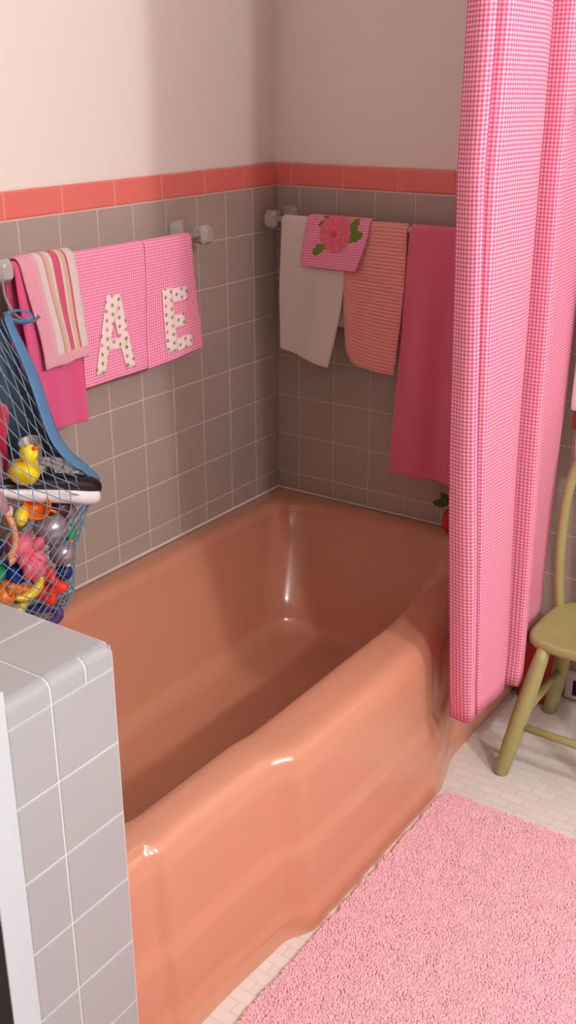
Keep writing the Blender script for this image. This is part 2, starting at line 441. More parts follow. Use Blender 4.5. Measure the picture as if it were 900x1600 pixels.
# ------------------------------------------------------------------ towels
def towel(name, axis, top, bot, zb, m, label, rr=.016, back=.25, thick=.006, wav=.006, freq=2.0, seed=0, sub=1, parent=None, curl=0.0, mid=None, cat='towel', flare=.010, edge=.0):
    """front corners: top=(a0,a1) on the bar, bot=(a0,a1) at the hem, zb=(z0,z1); returns (object, surface fn(u,s))"""
    P = (lambda a, o, z: Vector((o, -a, z))) if axis == 'y' else (lambda a, o, z: Vector((a, -o, z)))
    L = ZBAR-(zb[0]+zb[1])/2; arc = PI*rr; tot = L+arc+back
    rnd = random.Random(seed); ph = [rnd.uniform(0, 6.28) for _ in range(6)]
    def front(u, s, lift=0.0):
        e = s*s*(3-2*s)*.5+s*.5
        w0 = top[0]+(bot[0]-top[0])*e; w1 = top[1]+(bot[1]-top[1])*e
        if mid:
            q = 4*s*(1-s); w0 += mid[0]*q; w1 += mid[1]*q
        uu = u + edge*math.sin(PI*2*u)*0
        a = w0+(w1-w0)*uu
        zz0 = zb[0]+(zb[1]-zb[0])*u
        if curl: zz0 += curl*(max(0, 1-u/.22)**2)
        z = ZBAR+(zz0-ZBAR)*s
        q = min(1, s*1.6)
        o = OUT+rr+flare*s + wav*q*(math.sin(freq*2*PI*u+ph[0]+.8*math.sin(2.2*s+ph[1]))*.6+.4*math.sin(freq*4.3*u+3*s+ph[2]))
        o += wav*.35*math.sin(7*s+ph[3]+3*u)*q
        return P(a, o+lift, z)
    def fn(u, t):
        d = t*tot                       # distance from front hem upward
        if d <= L: return front(u, 1-d/L)
        a = top[0]+(top[1]-top[0])*u
        if d <= L+arc:
            g = (d-L)/rr; return P(a, OUT+rr*math.cos(g), ZBAR+rr*math.sin(g))
        return P(a, OUT-rr-.002*math.sin(5*u+ph[4]), ZBAR-(d-L-arc))
    wd = abs(top[1]-top[0]); nu = max(10, int(wd/.009)); nv = max(24, int(tot/.010))
    o = grid_mesh(name, fn, nu, nv, m, parent, lambda u, t: (u*wd, t*tot), thick, sub)
    if parent is None: tag(o, label, cat)
    return o, front, wd, L

towel('hand_towel', 'y', (.822, .972), (.824, .955), (.797, .800), M['hotpink_t'], 'plain hot pink terry hand towel under the striped towel by the net bag', rr=.0122, seed=1, wav=.004)
towel('washcloth', 'y', (.822, .962), (.822, .938), (.936, .927), M['striped_t'], 'pink, white and tan striped terry cloth draped over the hot pink towel', rr=.0195, seed=2, wav=.004, back=.16, mid=(0, -.004), flare=.02)

def letter(par, front, wd, L, quads, axis_a, zfun, lbl):
    """quads: four (a,z) corners; the pieces lie on the towel's front sheet"""
    bm = bmesh.new(); uvl = bm.loops.layers.uv.new('UVMap')
    for q in quads:
        n1, n2 = 6, 14
        V = []
        for i in range(n1+1):
            row = []
            for j in range(n2+1):
                a, b = i/n1, j/n2
                aa = (q[0][0]*(1-a)+q[1][0]*a)*(1-b)+(q[3][0]*(1-a)+q[2][0]*a)*b
                zz = (q[0][1]*(1-a)+q[1][1]*a)*(1-b)+(q[3][1]*(1-a)+q[2][1]*a)*b
                u, s = axis_a(aa), (ZBAR-zz)/L
                row.append((bm.verts.new(front(u, s, .0048)), (aa, zz)))
            V.append(row)
        for i in range(n1):
            for j in range(n2):
                c = (V[i][j], V[i+1][j], V[i+1][j+1], V[i][j+1])
                f = bm.faces.new([x[0] for x in c])
                for lp, x in zip(f.loops, c): lp[uvl].uv = x[1]
    bmesh.ops.recalc_face_normals(bm, faces=bm.faces[:])
    me = bpy.data.meshes.new('letter'); bm.to_mesh(me); bm.free()
    o = link('letter', me, M['applique'], par)
    md = o.modifiers.new('thickness', 'SOLIDIFY'); md.thickness = .0016; md.offset = 0
    o['label'] = lbl
oA, fA, wA, LA = towel('hand_towel', 'y', (.815, .612), (.823, .634), (.863, .866), M['ging2'], 'pink gingham hand towel appliqued with a dotted letter A', rr=.0112, thick=.004, wav=.0025, freq=1.2, seed=3, flare=.012)
mapA = lambda a: (.818-a)/.192
letter(oA, fA, wA, LA, [
  [(.745, 1.040), (.706, 1.037), (.758, .878), (.788, .880)][0:2]+[(.760, .884), (.789, .886)],
  [(.740, 1.040), (.706, 1.037), (.668, .878), (.696, .880)],
  [(.766, .952), (.692, .946), (.688, .925), (.770, .931)]], mapA, None, 'letter A in white dotted fabric')
oE, fE, wE, LE = towel('hand_towel', 'y', (.611, .455), (.632, .441), (.862, .874), M['ging2'], 'pink gingham hand towel appliqued with a dotted letter E', rr=.0104, thick=.004, wav=.003, freq=1.2, seed=5, flare=.012)
mapE = lambda a: (.622-a)/.174
letter(oE, fE, wE, LE, [
  [(.573, 1.026), (.541, 1.026), (.534, .888), (.568, .887)],
  [(.542, 1.024), (.486, 1.020), (.486, .990), (.542, .994)],
  [(.540, .965), (.502, .963), (.502, .936), (.540, .938)],
  [(.536, .915), (.482, .913), (.480, .885), (.536, .886)]], mapE, None, 'letter E in white dotted fabric')

towel('hand_towel', 'x', (.079, .262), (.079, .226), (.803, .770), M['white_t'], 'white terry hand towel nearest the corner on the back wall bar', rr=.0113, seed=8, wav=.006, freq=1.3, mid=(0, .018))
towel('hand_towel', 'x', (.272, .432), (.277, .414), (.792, .778), M['salmon_t'], 'salmon pink ribbed hand towel beside the white towel', rr=.0122, seed=9, wav=.004, freq=1.4, curl=.035, mid=(-.008, .006))
towel('bath_towel', 'x', (.438, .662), (.416, .655), (.531, .532), M['deep_t'], 'long deep pink bath towel partly behind the shower curtain', rr=.0125, seed=10, wav=.011, freq=2.6, back=.5, mid=(-.006, 0))
oF, fF, wF, LF = towel('washcloth', 'x', (.158, .336), (.153, .308), (1.019, 1.018), M['ging2'], 'small pink gingham cloth with an applique flower over the white towel', rr=.018, seed=11, thick=.004, wav=.002, back=.1, mid=(-.002, .004), flare=.016)
# applique flower and leaves on the cloth
yF = 0.0
def wrapF(bm):
    rr = .018
    for v in bm.verts:
        a, lift, z = v.co.x, .0032-v.co.y, v.co.z
        if z <= ZBAR: v.co = fF(max(0, min(1, (a-.157)/.177)), (ZBAR-z)/LF, lift); v.co.x = a
        else:
            g = (z-ZBAR)/rr; o0 = -fF(.5, 0).y; v.co = Vector((a, -(o0-rr+(rr+lift)*math.cos(g)), ZBAR+(rr+lift)*math.sin(g)))
def petals(bm, c, n, r0, r1, w, y, rot=0):
    for k in range(n):
        a = 2*PI*k/n+rot; d = Vector((math.cos(a), 0, math.sin(a))); p = Vector((-math.sin(a), 0, math.cos(a)))
        prof = [(r0, .35), (r0+(r1-r0)*.5, .9), (r0+(r1-r0)*.8, 1), (r1, .45)]
        L_ = [bm.verts.new(Vector(c)+d*r-p*w*q+Vector((0, y, 0))) for r, q in prof]
        R_ = [bm.verts.new(Vector(c)+d*r+p*w*q+Vector((0, y, 0))) for r, q in prof]
        Mi = [bm.verts.new(Vector(c)+d*r+Vector((0, y-.0022, 0))) for r, q in prof]
        for i in range(3):
            bm.faces.new((L_[i], Mi[i], Mi[i+1], L_[i+1])); bm.faces.new((Mi[i], R_[i], R_[i+1], Mi[i+1]))
fc = (.244, yF, 1.103)
bm = bmesh.new(); petals(bm, fc, 18, .02, .044, .0078, 0); petals(bm, fc, 15, .012, .033, .0066, -.002, .2); petals(bm, fc, 11, .005, .021, .0055, -.004, .1); wrapF(bm)
fl = obj('flower', bm, M['petal'], oF, False)
bm = bmesh.new(); blob(bm, (fc[0], fc[1]-.006, fc[2]), (.007, .003, .007)); wrapF(bm); obj('flower_centre', bm, M['petal_c'], fl)
def leaf(bm, base, tip, w, y, lobes=3):
    b, t_ = Vector((base[0], y, base[1])), Vector((tip[0], y, tip[1])); d = t_-b; p = Vector((-d.z, 0, d.x)).normalized()
    N = 24; Ls, Rs, Ms = [], [], []
    for i in range(N+1):
        s = i/N; ww = w*math.sin(PI*min(1, s*.97+.02))**.7*(.72+.28*abs(math.sin(PI*lobes*s)))
        Ms.append(bm.verts.new(b+d*s+Vector((0, -.0015, 0)))); Ls.append(bm.verts.new(b+d*s-p*ww)); Rs.append(bm.verts.new(b+d*s+p*ww))
    for i in range(N):
        bm.faces.new((Ls[i], Ms[i], Ms[i+1], Ls[i+1])); bm.faces.new((Ms[i], Rs[i], Rs[i+1], Ms[i+1]))
for base, tip, w in (((.232, 1.130), (.194, 1.118), .010), ((.236, 1.134), (.204, 1.140), .009), ((.282, 1.092), (.302, 1.142), .014), ((.276, 1.088), (.320, 1.108), .014), ((.222, 1.078), (.184, 1.050), .014)):
    bm = bmesh.new(); leaf(bm, base, tip, w, .0012); wrapF(bm); obj('leaf', bm, M['leaf'], oF, False)
# towels glimpsed right of the curtain
towel('hand_towel', 'x', (.872, 1.06), (.878, 1.06), (.640, .640), M['pale_t'], 'long pale pink towel hanging right of the curtain behind the green chair', rr=.0122, seed=21, wav=.006, mid=(.0, 0))
towel('hand_towel', 'x', (.868, 1.04), (.869, 1.04), (.728, .728), M['red_t'], 'dark red towel hanging right of the curtain between pale pink layers', rr=.0195, seed=22, wav=.003, back=.2)
towel('washcloth', 'x', (.865, 1.02), (.865, 1.02), (.772, .772), M['pale_t'], 'pale pink cloth over the dark red towel right of the curtain', rr=.027, seed=23, wav=.003, back=.15)

# ------------------------------------------------------------------ shower curtain
def yl(z): return interp([(.15, -.60), (.32, -.622), (.7, -.648), (1.3, -.69), (1.55, -.685), (2.1, -.675)], z)
def yr(z): return interp([(.15, -.15), (.3, -.105), (.7, -.085), (1.0, -.045), (1.5, .0), (2.1, .0)], z)
plan = [(.020, .835), (.000, .862), (.004, .882), (.030, .882), (.046, .84), (.062, .842), (.061, .888), (.10, .896), (.16, .894), (.22, .897), (.29, .892), (.33, .884), (.365, .878), (.40, .862), (.44, .805),
        (.470, .770), (.486, .776), (.476, .83), (.473, .884), (.492, .896), (.545, .893), (.575, .885), (.612, .83), (.64, .792), (.654, .80), (.646, .85), (.646, .886), (.67, .893), (.73, .888), (.80, .884), (.85, .870), (.885, .874), (.93, .880), (.97, .850), (.985, .83)]
pc = catmull([(f, x, 0) for f, x in plan], 7)
def cur(u, t):
    i = u*(len(pc)-1); k = min(int(i), len(pc)-2); p = pc[k].lerp(pc[k+1], i-k)
    hem = .240-.012*sstep(.4, .5, u)+.012*math.sin(9*u)+.03*sstep(.6, 1, u)
    z = 2.08+(hem-2.08)*t
    a, b = yl(z), yr(z); b = min(b, -.012+.0)
    amp = 1+.25*sstep(1.2, .2, z)
    x = .862+(p.y-.862)*amp+.02*sstep(.9, .15, z)*(1-u)
    f = p.x+.012*math.sin(3*z+12*u)*sstep(0, .1, u)*(1-sstep(.9, 1, u))
    y = a+(b-a)*f
    lim = .90-.055*sstep(-.36, -.24, y)*(1-sstep(1.3, 1.5, z))
    if x > lim-.02: x = lim-.02+.02*math.tanh((x-lim+.02)/.02)
    lo = .775+.032*sstep(-.36, -.44, y)*0+.028*(1-sstep(.45, .6, z))
    return Vector((max(x, lo), y, z))
arcs = [0]
for k in range(1, len(pc)):
    d = Vector(((pc[k].x-pc[k-1].x)*.60, pc[k].y-pc[k-1].y)).length; arcs.append(arcs[-1]+d)
def cuv(u, t):
    i = u*(len(pc)-1); k = min(int(i), len(pc)-2); return (arcs[k]+(arcs[k+1]-arcs[k])*(i-k), t*1.9)
cth = thing('shower_curtain', (.86, -.36, 0), 'pink gingham shower curtain gathered at the far end of the tub', 'curtain')
grid_mesh('curtain_panel', cur, len(pc)-1, 60, M['ging'], cth, cuv, .0012)
for k in range(7):
    bm = bmesh.new(); y = -.68+k*.11; tube(bm, [(.862+.026*math.cos(a), y, 2.095+.026*math.sin(a)) for a in [2*PI*i/20 for i in range(21)]], .0022, 8, False)
    obj('curtain_ring', bm, X['white'], cth)
rod = thing('curtain_rod', (.862, -.75, 2.11), 'white shower curtain rod above the tub', 'curtain rod')
bm = bmesh.new(); tube(bm, [(.862, -.005, 2.11), (.862, YF+.005, 2.11)], .0115, 16); obj('rod', bm, X['white'], rod)

# ------------------------------------------------------------------ rug
def rug():
    x0, x1, y0, y1 = .814, 1.47, -1.60, -.535
    rnd = random.Random(5); V = []; F = []; rc = .03
    def inside(x, y, m):
        dx, dy = min(x-x0, x1-x), min(y-y0, y1-y)
        if dx < rc and dy < rc: return rc-math.hypot(rc-dx, rc-dy) > m
        return min(dx, dy) > m
    out = rrect(x0+.003, x1-.003, y0+.003, y1-.003, rc, 4, 8); n = len(out)      # woven backing
    V += [(x, y, .0006) for x, y in out]+[(x, y, .006) for x, y in out]
    F += [(k, (k+1) % n, n+(k+1) % n, n+k) for k in range(n)]+[tuple(range(n, 2*n))]
    sp = .0035; nx, ny = int((x1-x0)/sp), int((y1-y0)/sp)
    for i in range(nx+1):
        for j in range(ny+1):
            x = x0+i*sp+rnd.uniform(-.0012, .0012)+(j % 2)*sp/2; y = y0+j*sp+rnd.uniform(-.0012, .0012)
            if not inside(x, y, .003): continue
            q = noise.noise(Vector((x*30, y*30, 0))); q2 = noise.noise(Vector((x*30, y*30, 9)))
            h = .0115+rnd.uniform(-.0012, .0012)+.0008*q; tx, ty = .004*q+rnd.uniform(-.0014, .0014), .004*q2+rnd.uniform(-.0014, .0014)
            b = len(V); a0 = rnd.random()*6.28
            for z, r, k in ((.004, .0022, 0), (.65*h, .0025, .55), (h*.93, .0019, .95)):
                for m in range(5):
                    a = a0+m*1.2566; V.append((x+tx*k+r*math.cos(a), y+ty*k+r*math.sin(a), z))
            V.append((x+tx, y+ty, h))
            for l in (0, 5):
                for m in range(5): F.append((b+l+m, b+l+(m+1) % 5, b+l+5+(m+1) % 5, b+l+5+m))
            for m in range(5): F.append((b+10+m, b+10+(m+1) % 5, b+15))
    me = bpy.data.meshes.new('bath_rug'); me.from_pydata(V, [], F)
    o = link('bath_rug', me, M['rug'], None, True)
    return tag(o, 'fluffy pink bath rug on the white floor in front of the tub', 'rug')
rug()

# ------------------------------------------------------------------ green chair
ch = thing('chair', (1.03, -.22, 0), 'small green painted wooden chair beside the shower curtain', 'chair')
bm = bmesh.new()
cx, cy = 1.043, -.228; N = 56; rings = []
def seatpt(a, k):
    c_, s_ = math.cos(a), math.sin(a); e = 2/5.0
    w = .158 - .006*max(0, s_)
    return cx+k*w*abs(c_)**e*math.copysign(1, c_), cy+k*.122*abs(s_)**e*math.copysign(1, s_)
for k, z in ((.0, .312), (.45, .312), (.75, .316), (.93, .3205), (.975, .320), (.995, .316), (1, .310), (.995, .303), (.975, .299), (.9, .298), (0, .298)):
    rings.append([bm.verts.new((*seatpt(2*PI*i/N, max(k, .001)), z)) for i in range(N)])
for a, b in zip(rings, rings[1:]):
    for k in range(N): bm.faces.new((a[k], a[(k+1) % N], b[(k+1) % N], b[k]))
bmesh.ops.remove_doubles(bm, verts=bm.verts[:], dist=.0006)
obj('seat', bm, M['chair'], ch)
legs = {}
for sx in (-1, 1):
    for nm, ft, tp in (('f', (sx*.158, -.173), (sx*.108, -.105)), ('r', (sx*.165, .132), (sx*.105, .06))):
        a = Vector((cx+ft[0], cy+ft[1], 0)); b = Vector((cx+tp[0], cy+tp[1], .302)); legs[sx, nm] = (a, b)
        bm = bmesh.new(); tube(bm, [a, a.lerp(b, .01), a.lerp(b, .3), a.lerp(b, .62), a.lerp(b, .9), b], [.0135, .0165, .019, .0195, .0165, .014], 16)
        obj('leg', bm, M['chair'], ch)
def on(sx, nm, z): a, b = legs[sx, nm]; return a.lerp(b, z/.302)
for p, q in ((on(-1, 'f', .135), on(-1, 'r', .145)), (on(1, 'f', .135), on(1, 'r', .145)), (on(-1, 'f', .118), on(1, 'f', .118)), (on(-1, 'r', .18), on(1, 'r', .18))):
    bm = bmesh.new(); tube(bm, [p, p.lerp(q, .5), q], [.0075, .0095, .0075], 12); obj('stretcher', bm, M['chair'], ch)
hs = [(.897, -.152, .312), (.887, -.149, .40), (.883, -.146, .50), (.888, -.143, .60), (.908, -.141, .68), (.955, -.140, .745)]
hp = catmull(hs+[(1.05, -.140, .775)]+[(2.10-x, y, z) for x, y, z in reversed(hs)], 8)
bm = bmesh.new(); tube(bm, hp, .0118, 14); obj('back_hoop', bm, M['chair'], ch)
for k in range(5):
    x = .955+.045*k; xt = 1.045+(x-1.045)*1.25; zt = .768-2.0*abs(xt-1.05)**2
    bm = bmesh.new(); tube(bm, [(x, -.125, .313), ((x+xt)/2, -.136, .53), (xt, -.140, zt)], [.0065, .0075, .0055], 10); obj('spindle', bm, M['chair'], ch)

# ------------------------------------------------------------------ things by the back wall
bn = thing('wastebasket', (.815, -.045, 0), 'red plastic bin behind the legs of the green chair', 'bin')
bm = bmesh.new(); rings = []
for z, k in ((0, .82), (.006, .84), (.15, 1), (.165, 1), (.165, .95), (.15, .93), (.01, .78)):
    rings.append([bm.verts.new((.823+x*k, -.048+y*k, z)) for x, y in rrect(-.05, .05, -.036, .036, .014, 6, 5)])
for a, b in zip(rings, rings[1:]):
    for k in range(len(a)): bm.faces.new((a[k], a[(k+1) % len(a)], b[(k+1) % len(a)], b[k]))
bm.faces.new(rings[0]); bm.faces.new(rings[-1]); obj('bin_body', bm, X['redbin'], bn)
bx_ = thing('floor_vent', (.95, -.01, 0), 'low white wall vent with dark openings behind the green chair', 'vent')
bm = bmesh.new(); box(bm, (.884, -.022, .005), (1.08, -.0005, .075), .004); obj('vent_frame', bm, X['white'], bx_)
bm = bmesh.new()
for k in range(5): box(bm, (.906+k*.034, -.0235, .018), (.930+k*.034, -.0215, .060), .0005)
obj('vent_opening', bm, X['black'], bx_)
# red flower with a leaf on the tub's far rim
rf = thing('artificial_flower', (.575, -.045, .378), 'red flower with a green leaf on the far tub rim beside the curtain', 'flower')
bm = bmesh.new()
def pet(p): return Vector((p.x*(1+.10*math.sin(5*math.atan2(p.y, p.x))), p.y*(1+.10*math.sin(5*math.atan2(p.y, p.x))), p.z*(1-.12*(p.x**2+p.y**2))))
blob(bm, (.572, -.045, .4165), (.034, .030, .038), (.3, .1, 0), 40, 20, fn=pet)
obj('bloom', bm, mat('red_petals', (206, 40, 58), .6, .25, 60), rf)
bm = bmesh.new()
dleaf = mat('dark_leaf', (58, 84, 28), .6, .25, 60)
for base, tip, w in (((.553, .462), (.508, .452), .013), ((.555, .462), (.528, .484), .012), ((.56, .452), (.580, .482), .012)):
    bm = bmesh.new(); leaf(bm, base, tip, w, -.045, 4); obj('leaf', bm, dleaf, rf, False)

# ------------------------------------------------------------------ blue net toy bag
sil = [(.425, -.452), (.438, -.430), (.517, -.390), (.617, -.374), (.69, -.350), (.728, -.328), (.761, -.342), (.791, -.354), (.851, -.393), (.967, -.444), (1.058, -.487)]
rxt = [(.425, .030), (.45, .085), (.517, .125), (.617, .140), (.70, .145), (.76, .138), (.85, .105), (.95, .060), (1.05, .026)]
YLEFT = -1.46
def smo(tab, z): return sum(interp(tab, z+d) for d in (-.045, -.03, -.015, 0, .015, .03, .045))/7 if z > .79 else interp(tab, z)
def bag(z):
    rx = smo(rxt, z); s = smo(sil, z); xc = rx+.028+.068*sstep(.70, .86, z)
    lo, hi = .0, .6
    yl_ = YLEFT if z > .5 else YLEFT+(.5-z)*1.6
    for _ in range(40):
        ry = (lo+hi)/2; v = .824*xc+.566*(yl_+ry)+math.hypot(.824*rx, .566*ry)
        if v > s: hi = ry
        else: lo = ry
    return xc, yl_+ry, rx, ry
def bagpt(th, z, k=1.0):
    xc, yc, rx, ry = bag(z); return Vector((xc+k*rx*math.cos(th), yc+k*ry*math.sin(th), z))
def tangent(z):
    xc, yc, rx, ry = bag(z); return math.atan2(.566*ry, .824*rx)
bg = thing('toy_bag', (.06, -1.22, 1.05), 'blue net bag of bath toys hanging at the left end of the towel bar', 'bag')
bm = bmesh.new(); NS = 44; ZT_, ZL = 1.05, .445
for sgn in (1, -1):
    for k in range(NS):
        pts = []
        for j in range(57):
            w = j/56; z = ZT_+(ZL-ZT_)*w
            th = 2*PI*k/NS + sgn*w**1.7*2.3
            pts.append(bagpt(th, z))
        pts += [bagpt(2*PI*k/NS+sgn*2.35, .432, .6), bagpt(2*PI*k/NS+sgn*2.4, .426, .05)]
        tube(bm, pts, .00105, 4, False)
obj('net', bm, M['net'], bg)
# tape along the bag's open edge
def band(u, t):
    z = 1.056+(.748-1.056)*t; zz = min(z, 1.05)
    th = tangent(max(zz, .72)); wdt = .012+.010*math.sin(PI*min(1, t*1.05))
    want = wdt*(.5-2.1*(1-u)); sg = 1 if want > 0 else -1; p = bagpt(th, zz); acc = 0
    while acc < abs(want):                       # walk along the cross-section
        th += sg*.01; q = bagpt(th, zz); acc += (q-p).length; p = q
    return bagpt(th, zz, 1.05)+Vector((.002, 0, max(0, z-1.05)))
grid_mesh('trim_tape', band, 8, 40, M['band'], bg, None, .0022)
def pan(u, t):
    z = 1.045+(.775-1.045)*t; th = tangent(z)
    return bagpt(th+.12+u*1.9, z, .93)
grid_mesh('dark_sheet', pan, 14, 24, M['panel'], bg, None, .0012)  # dark blue sheet added inside the upper part of the net
bm = bmesh.new()
tube(bm, catmull([(.108, -1.02, 1.050), (.120, -.995, 1.054), (.135, -.982, 1.048), (.140, -.985, 1.036), (.125, -1.0, 1.034), (.110, -1.02, 1.044)], 6), .006, 8, flat=.35)
obj('hanging_loop', bm, M['band'], bg)
hk = thing('hook', (.08, -.995, 1.1), 'small grey plastic hook carrying the strap of the blue net bag', 'hook')
bm = bmesh.new(); tube(bm, catmull([(.080, -1.003, 1.134), (.093, -1.003, 1.124), (.094, -1.002, 1.10), (.095, -1.0, 1.075), (.105, -.994, 1.048), (.122, -.985, 1.034), (.140, -.978, 1.034), (.150, -.974, 1.042)], 6), [.003]*42+[.0045], 10)
obj('hook_body', bm, mat('grey_plastic', (150, 132, 134), .3, .03), hk)

# ------------------------------------------------------------------ bath toys in the bag
def toy(name, loc, label, cat='toy'): return thing(name, loc, label, cat)
# duck
d = toy('rubber_duck', (.272, -1.150, .80), 'yellow rubber duck with an orange beak near the top of the net bag', 'rubber duck')
bm = bmesh.new(); blob(bm, (.272, -1.150, .815), (.027, .030, .022), (0, 0, .7), fn=lambda p: Vector((p.x, p.y, p.z+.35*max(0, -p.y)**2)))
blob(bm, (.262, -1.122, .822), (.010, .014, .010), (.5, 0, .7)); obj('body', bm, X['yellow'], d)
bm = bmesh.new(); blob(bm, (.279, -1.143, .849), .0165); obj('head', bm, X['yellow'], d)
bm = bmesh.new(); blob(bm, (.292, -1.140, .860), (.008, .006, .004), (0, -.4, .4)); obj('beak', bm, X['redor'], d)
# whale
w = toy('toy_whale', (.26, -1.09, .755), 'black and white toy whale lying across the net bag', 'toy')
ax = catmull([(.235, -1.195, .792), (.245, -1.165, .785), (.258, -1.12, .775), (.277, -1.055, .758), (.292, -1.014, .744), (.298, -1.000, .737)], 6)
rad = [.006+.015*math.sin(PI*min(1, (i/(len(ax)-1))*.62+.02))**1.1 for i in range(len(ax))]
for i in range(9): rad[-1-i] *= math.sqrt(max(.02, 1-(1-i/9)**2))
bm = bmesh.new(); tube(bm, [p+Vector((-.002, .001, .005*math.sin(PI*i/len(ax)))) for i, p in enumerate(ax)], [r*1.08 for r in rad], 22); obj('body', bm, X['black'], w)
bm = bmesh.new(); n_ = len(ax); tube(bm, [p+Vector((.004, -.003, -.008*math.sin(PI*i/n_)-.002)) for i, p in enumerate(ax)], [r*(.90 if i > n_*.25 else .8) for i, r in enumerate(rad)], 22); obj('belly', bm, X['white'], w)
bm = bmesh.new(); blob(bm, (.291, -1.019, .745), (.0160, .025, .0155), (-.35, 0, .25), 28, 18); obj('snout', bm, X['white'], w)
bm = bmesh.new(); blob(bm, (.262, -1.085, .790), (.004, .013, .016), (.5, 0, 0)); obj('dorsal_fin', bm, X['black'], w)
bm = bmesh.new(); blob(bm, (.232, -1.205, .800), (.014, .010, .004), (0, .3, .4)); blob(bm, (.226, -1.192, .803), (.014, .010, .004), (0, .2, -.5)); obj('tail_fin', bm, X['black'], w)
bm = bmesh.new(); blob(bm, (.272, -1.020, .760), (.004, .020, .010), (-.5, 0, .3)); obj('flipper', bm, X['black'], w)
def cup(nm, loc, r, h, m, label, rot=(0, 0, 0), handle=False, cat='cup'):
    from mathutils import Euler
    t_ = toy(nm, loc, label, cat); bm = bmesh.new(); Rm = Euler(rot).to_matrix(); rings = []
    for z, k in ((0, .72), (.03, .76), (1, 1), (1.03, 1.03), (1.0, .92), (.08, .68)):
        rings.append([bm.verts.new(Rm @ Vector((r*k*math.cos(a), r*k*math.sin(a), h*(z-.5)))+Vector(loc)) for a in [2*PI*i/24 for i in range(24)]])
    for a, b in zip(rings, rings[1:]):
        for k in range(24): bm.faces.new((a[k], a[(k+1) % 24], b[(k+1) % 24], b[k]))
    bm.faces.new(rings[0]); bm.faces.new(rings[-1]); obj('cup_body', bm, m, t_)
    if handle:
        bm = bmesh.new(); tube(bm, [Rm @ Vector((r*.85+h*.35*math.sin(a), 0, h*.32*math.cos(a)))+Vector(loc) for a in [PI*i/10 for i in range(11)]], .003, 8); obj('handle', bm, m, t_)
cup('toy_cup', (.245, -1.105, .835), .020, .042, X['cup'], 'frosted plastic cup behind the rubber duck', (.3, .2, 0))
cup('toy_bucket', (.262, -1.118, .738), .024, .036, X['orange'], 'orange toy bucket under the whale', (1.1, .3, .6), True, 'bucket')
def simple(nm, loc, sc, m, label, rot=(0, 0, 0), fn=None, cat='toy', part=None):
    bm = bmesh.new(); blob(bm, loc, sc, rot, 28, 18, fn=fn); return tag(obj(nm, bm, m), label, cat)
bl = toy('toy_ball', (.258, -1.062, .717), 'dark maroon ball beside the orange bucket', 'ball')
bm = bmesh.new(); blob(bm, (.258, -1.062, .717), .0225); obj('ball_body', bm, X['maroon'], bl)
f_ = toy('toy_fish', (.262, -1.158, .738), 'small yellow fish in the net left of the orange bucket', 'toy')
bm = bmesh.new(); blob(bm, (.262, -1.158, .734), (.012, .020, .014), (.6, 0, .5)); obj('body', bm, X['yellow'], f_)
bm = bmesh.new(); blob(bm, (.256, -1.176, .748), (.004, .009, .010), (.5, 0, .5)); obj('tail', bm, X['white'], f_)
s1 = toy('toy_ball', (.266, -1.096, .690), 'larger pearly silver ball in the middle of the net bag', 'ball')
bm = bmesh.new(); blob(bm, (.266, -1.096, .690), .0315); obj('ball_body', bm, X['silver'], s1)
bm = bmesh.new(); tube(bm, [(.262, -1.065, .705), (.262, -1.045, .716)], [.017, .020], 16); obj('neck', bm, X['silver'], s1)
s2 = toy('toy_ball', (.268, -1.076, .634), 'smaller pearly silver ball just below the larger one', 'ball')
bm = bmesh.new(); blob(bm, (.268, -1.076, .634), .0245); obj('ball_body', bm, X['silver'], s2)
bm = bmesh.new(); blob(bm, (.281, -1.076, .614), (.004, .004, .004)); obj('valve', bm, X['white'], s2)
g = toy('toy_frog', (.254, -1.038, .658), 'green toy at the right edge of the net beside the silver balls', 'toy')
bm = bmesh.new(); blob(bm, (.254, -1.038, .656), (.010, .014, .022), (.2, 0, 0)); obj('body', bm, X['green'], g)
bm = bmesh.new(); blob(bm, (.262, -1.047, .645), .006); obj('nose', bm, X['orange'], g)
# coral sea creature with knobbly lobes
p_ = toy('toy_octopus', (.258, -1.155, .65), 'knobbly coral pink rubber creature beside the doll arm', 'toy')
bm = bmesh.new(); blob(bm, (.255, -1.160, .672), (.026, .030, .028)); obj('body', bm, X['pink'], p_)
for k, (dy, dz, ex) in enumerate(((-.03, -.01, .01), (-.018, -.045, .012), (.0, -.055, .014), (.018, -.05, .012), (.03, -.03, .008), (.022, .02, .012))):
    bm = bmesh.new(); a = Vector((.266, -1.158+dy*.4, .668+dz*.3)); b = Vector((.266+ex, -1.158+dy, .668+dz))
    tube(bm, catmull([a, a.lerp(b, .5)+Vector((.010, 0, 0)), b], 5), [.012, .0125, .0125, .012, .0115, .011, .0105, .010, .009, .008, .005], 10); obj('arm', bm, X['pink'], p_)
# doll, mostly hidden at the frame's edge
dl = toy('doll', (.25, -1.21, .79), 'small doll in a mauve dress with one peach arm hanging down', 'doll')
bm = bmesh.new(); tube(bm, [(.236, -1.222, .835), (.240, -1.22, .825), (.244, -1.215, .80), (.25, -1.208, .775), (.252, -1.205, .755)], [.010, .016, .019, .023, .026], 18); obj('dress', bm, X['mauve'], dl)
bm = bmesh.new(); blob(bm, (.232, -1.226, .856), (.019, .018, .021)); tube(bm, [(.234, -1.224, .83), (.233, -1.225, .845)], .007, 10); hd = obj('head', bm, X['skin'], dl)
bm = bmesh.new(); blob(bm, (.226, -1.226, .862), (.021, .021, .022)); obj('hair', bm, X['hair'], dl)
bm = bmesh.new(); tube(bm, catmull([(.262, -1.202, .772), (.273, -1.198, .752), (.281, -1.194, .725), (.283, -1.196, .70), (.281, -1.205, .683)], 5), [.0065]*8+[.006]*6+[.0055]*7, 12)
h0 = Vector((.281, -1.206, .680))
blob(bm, h0, (.004, .0065, .008))
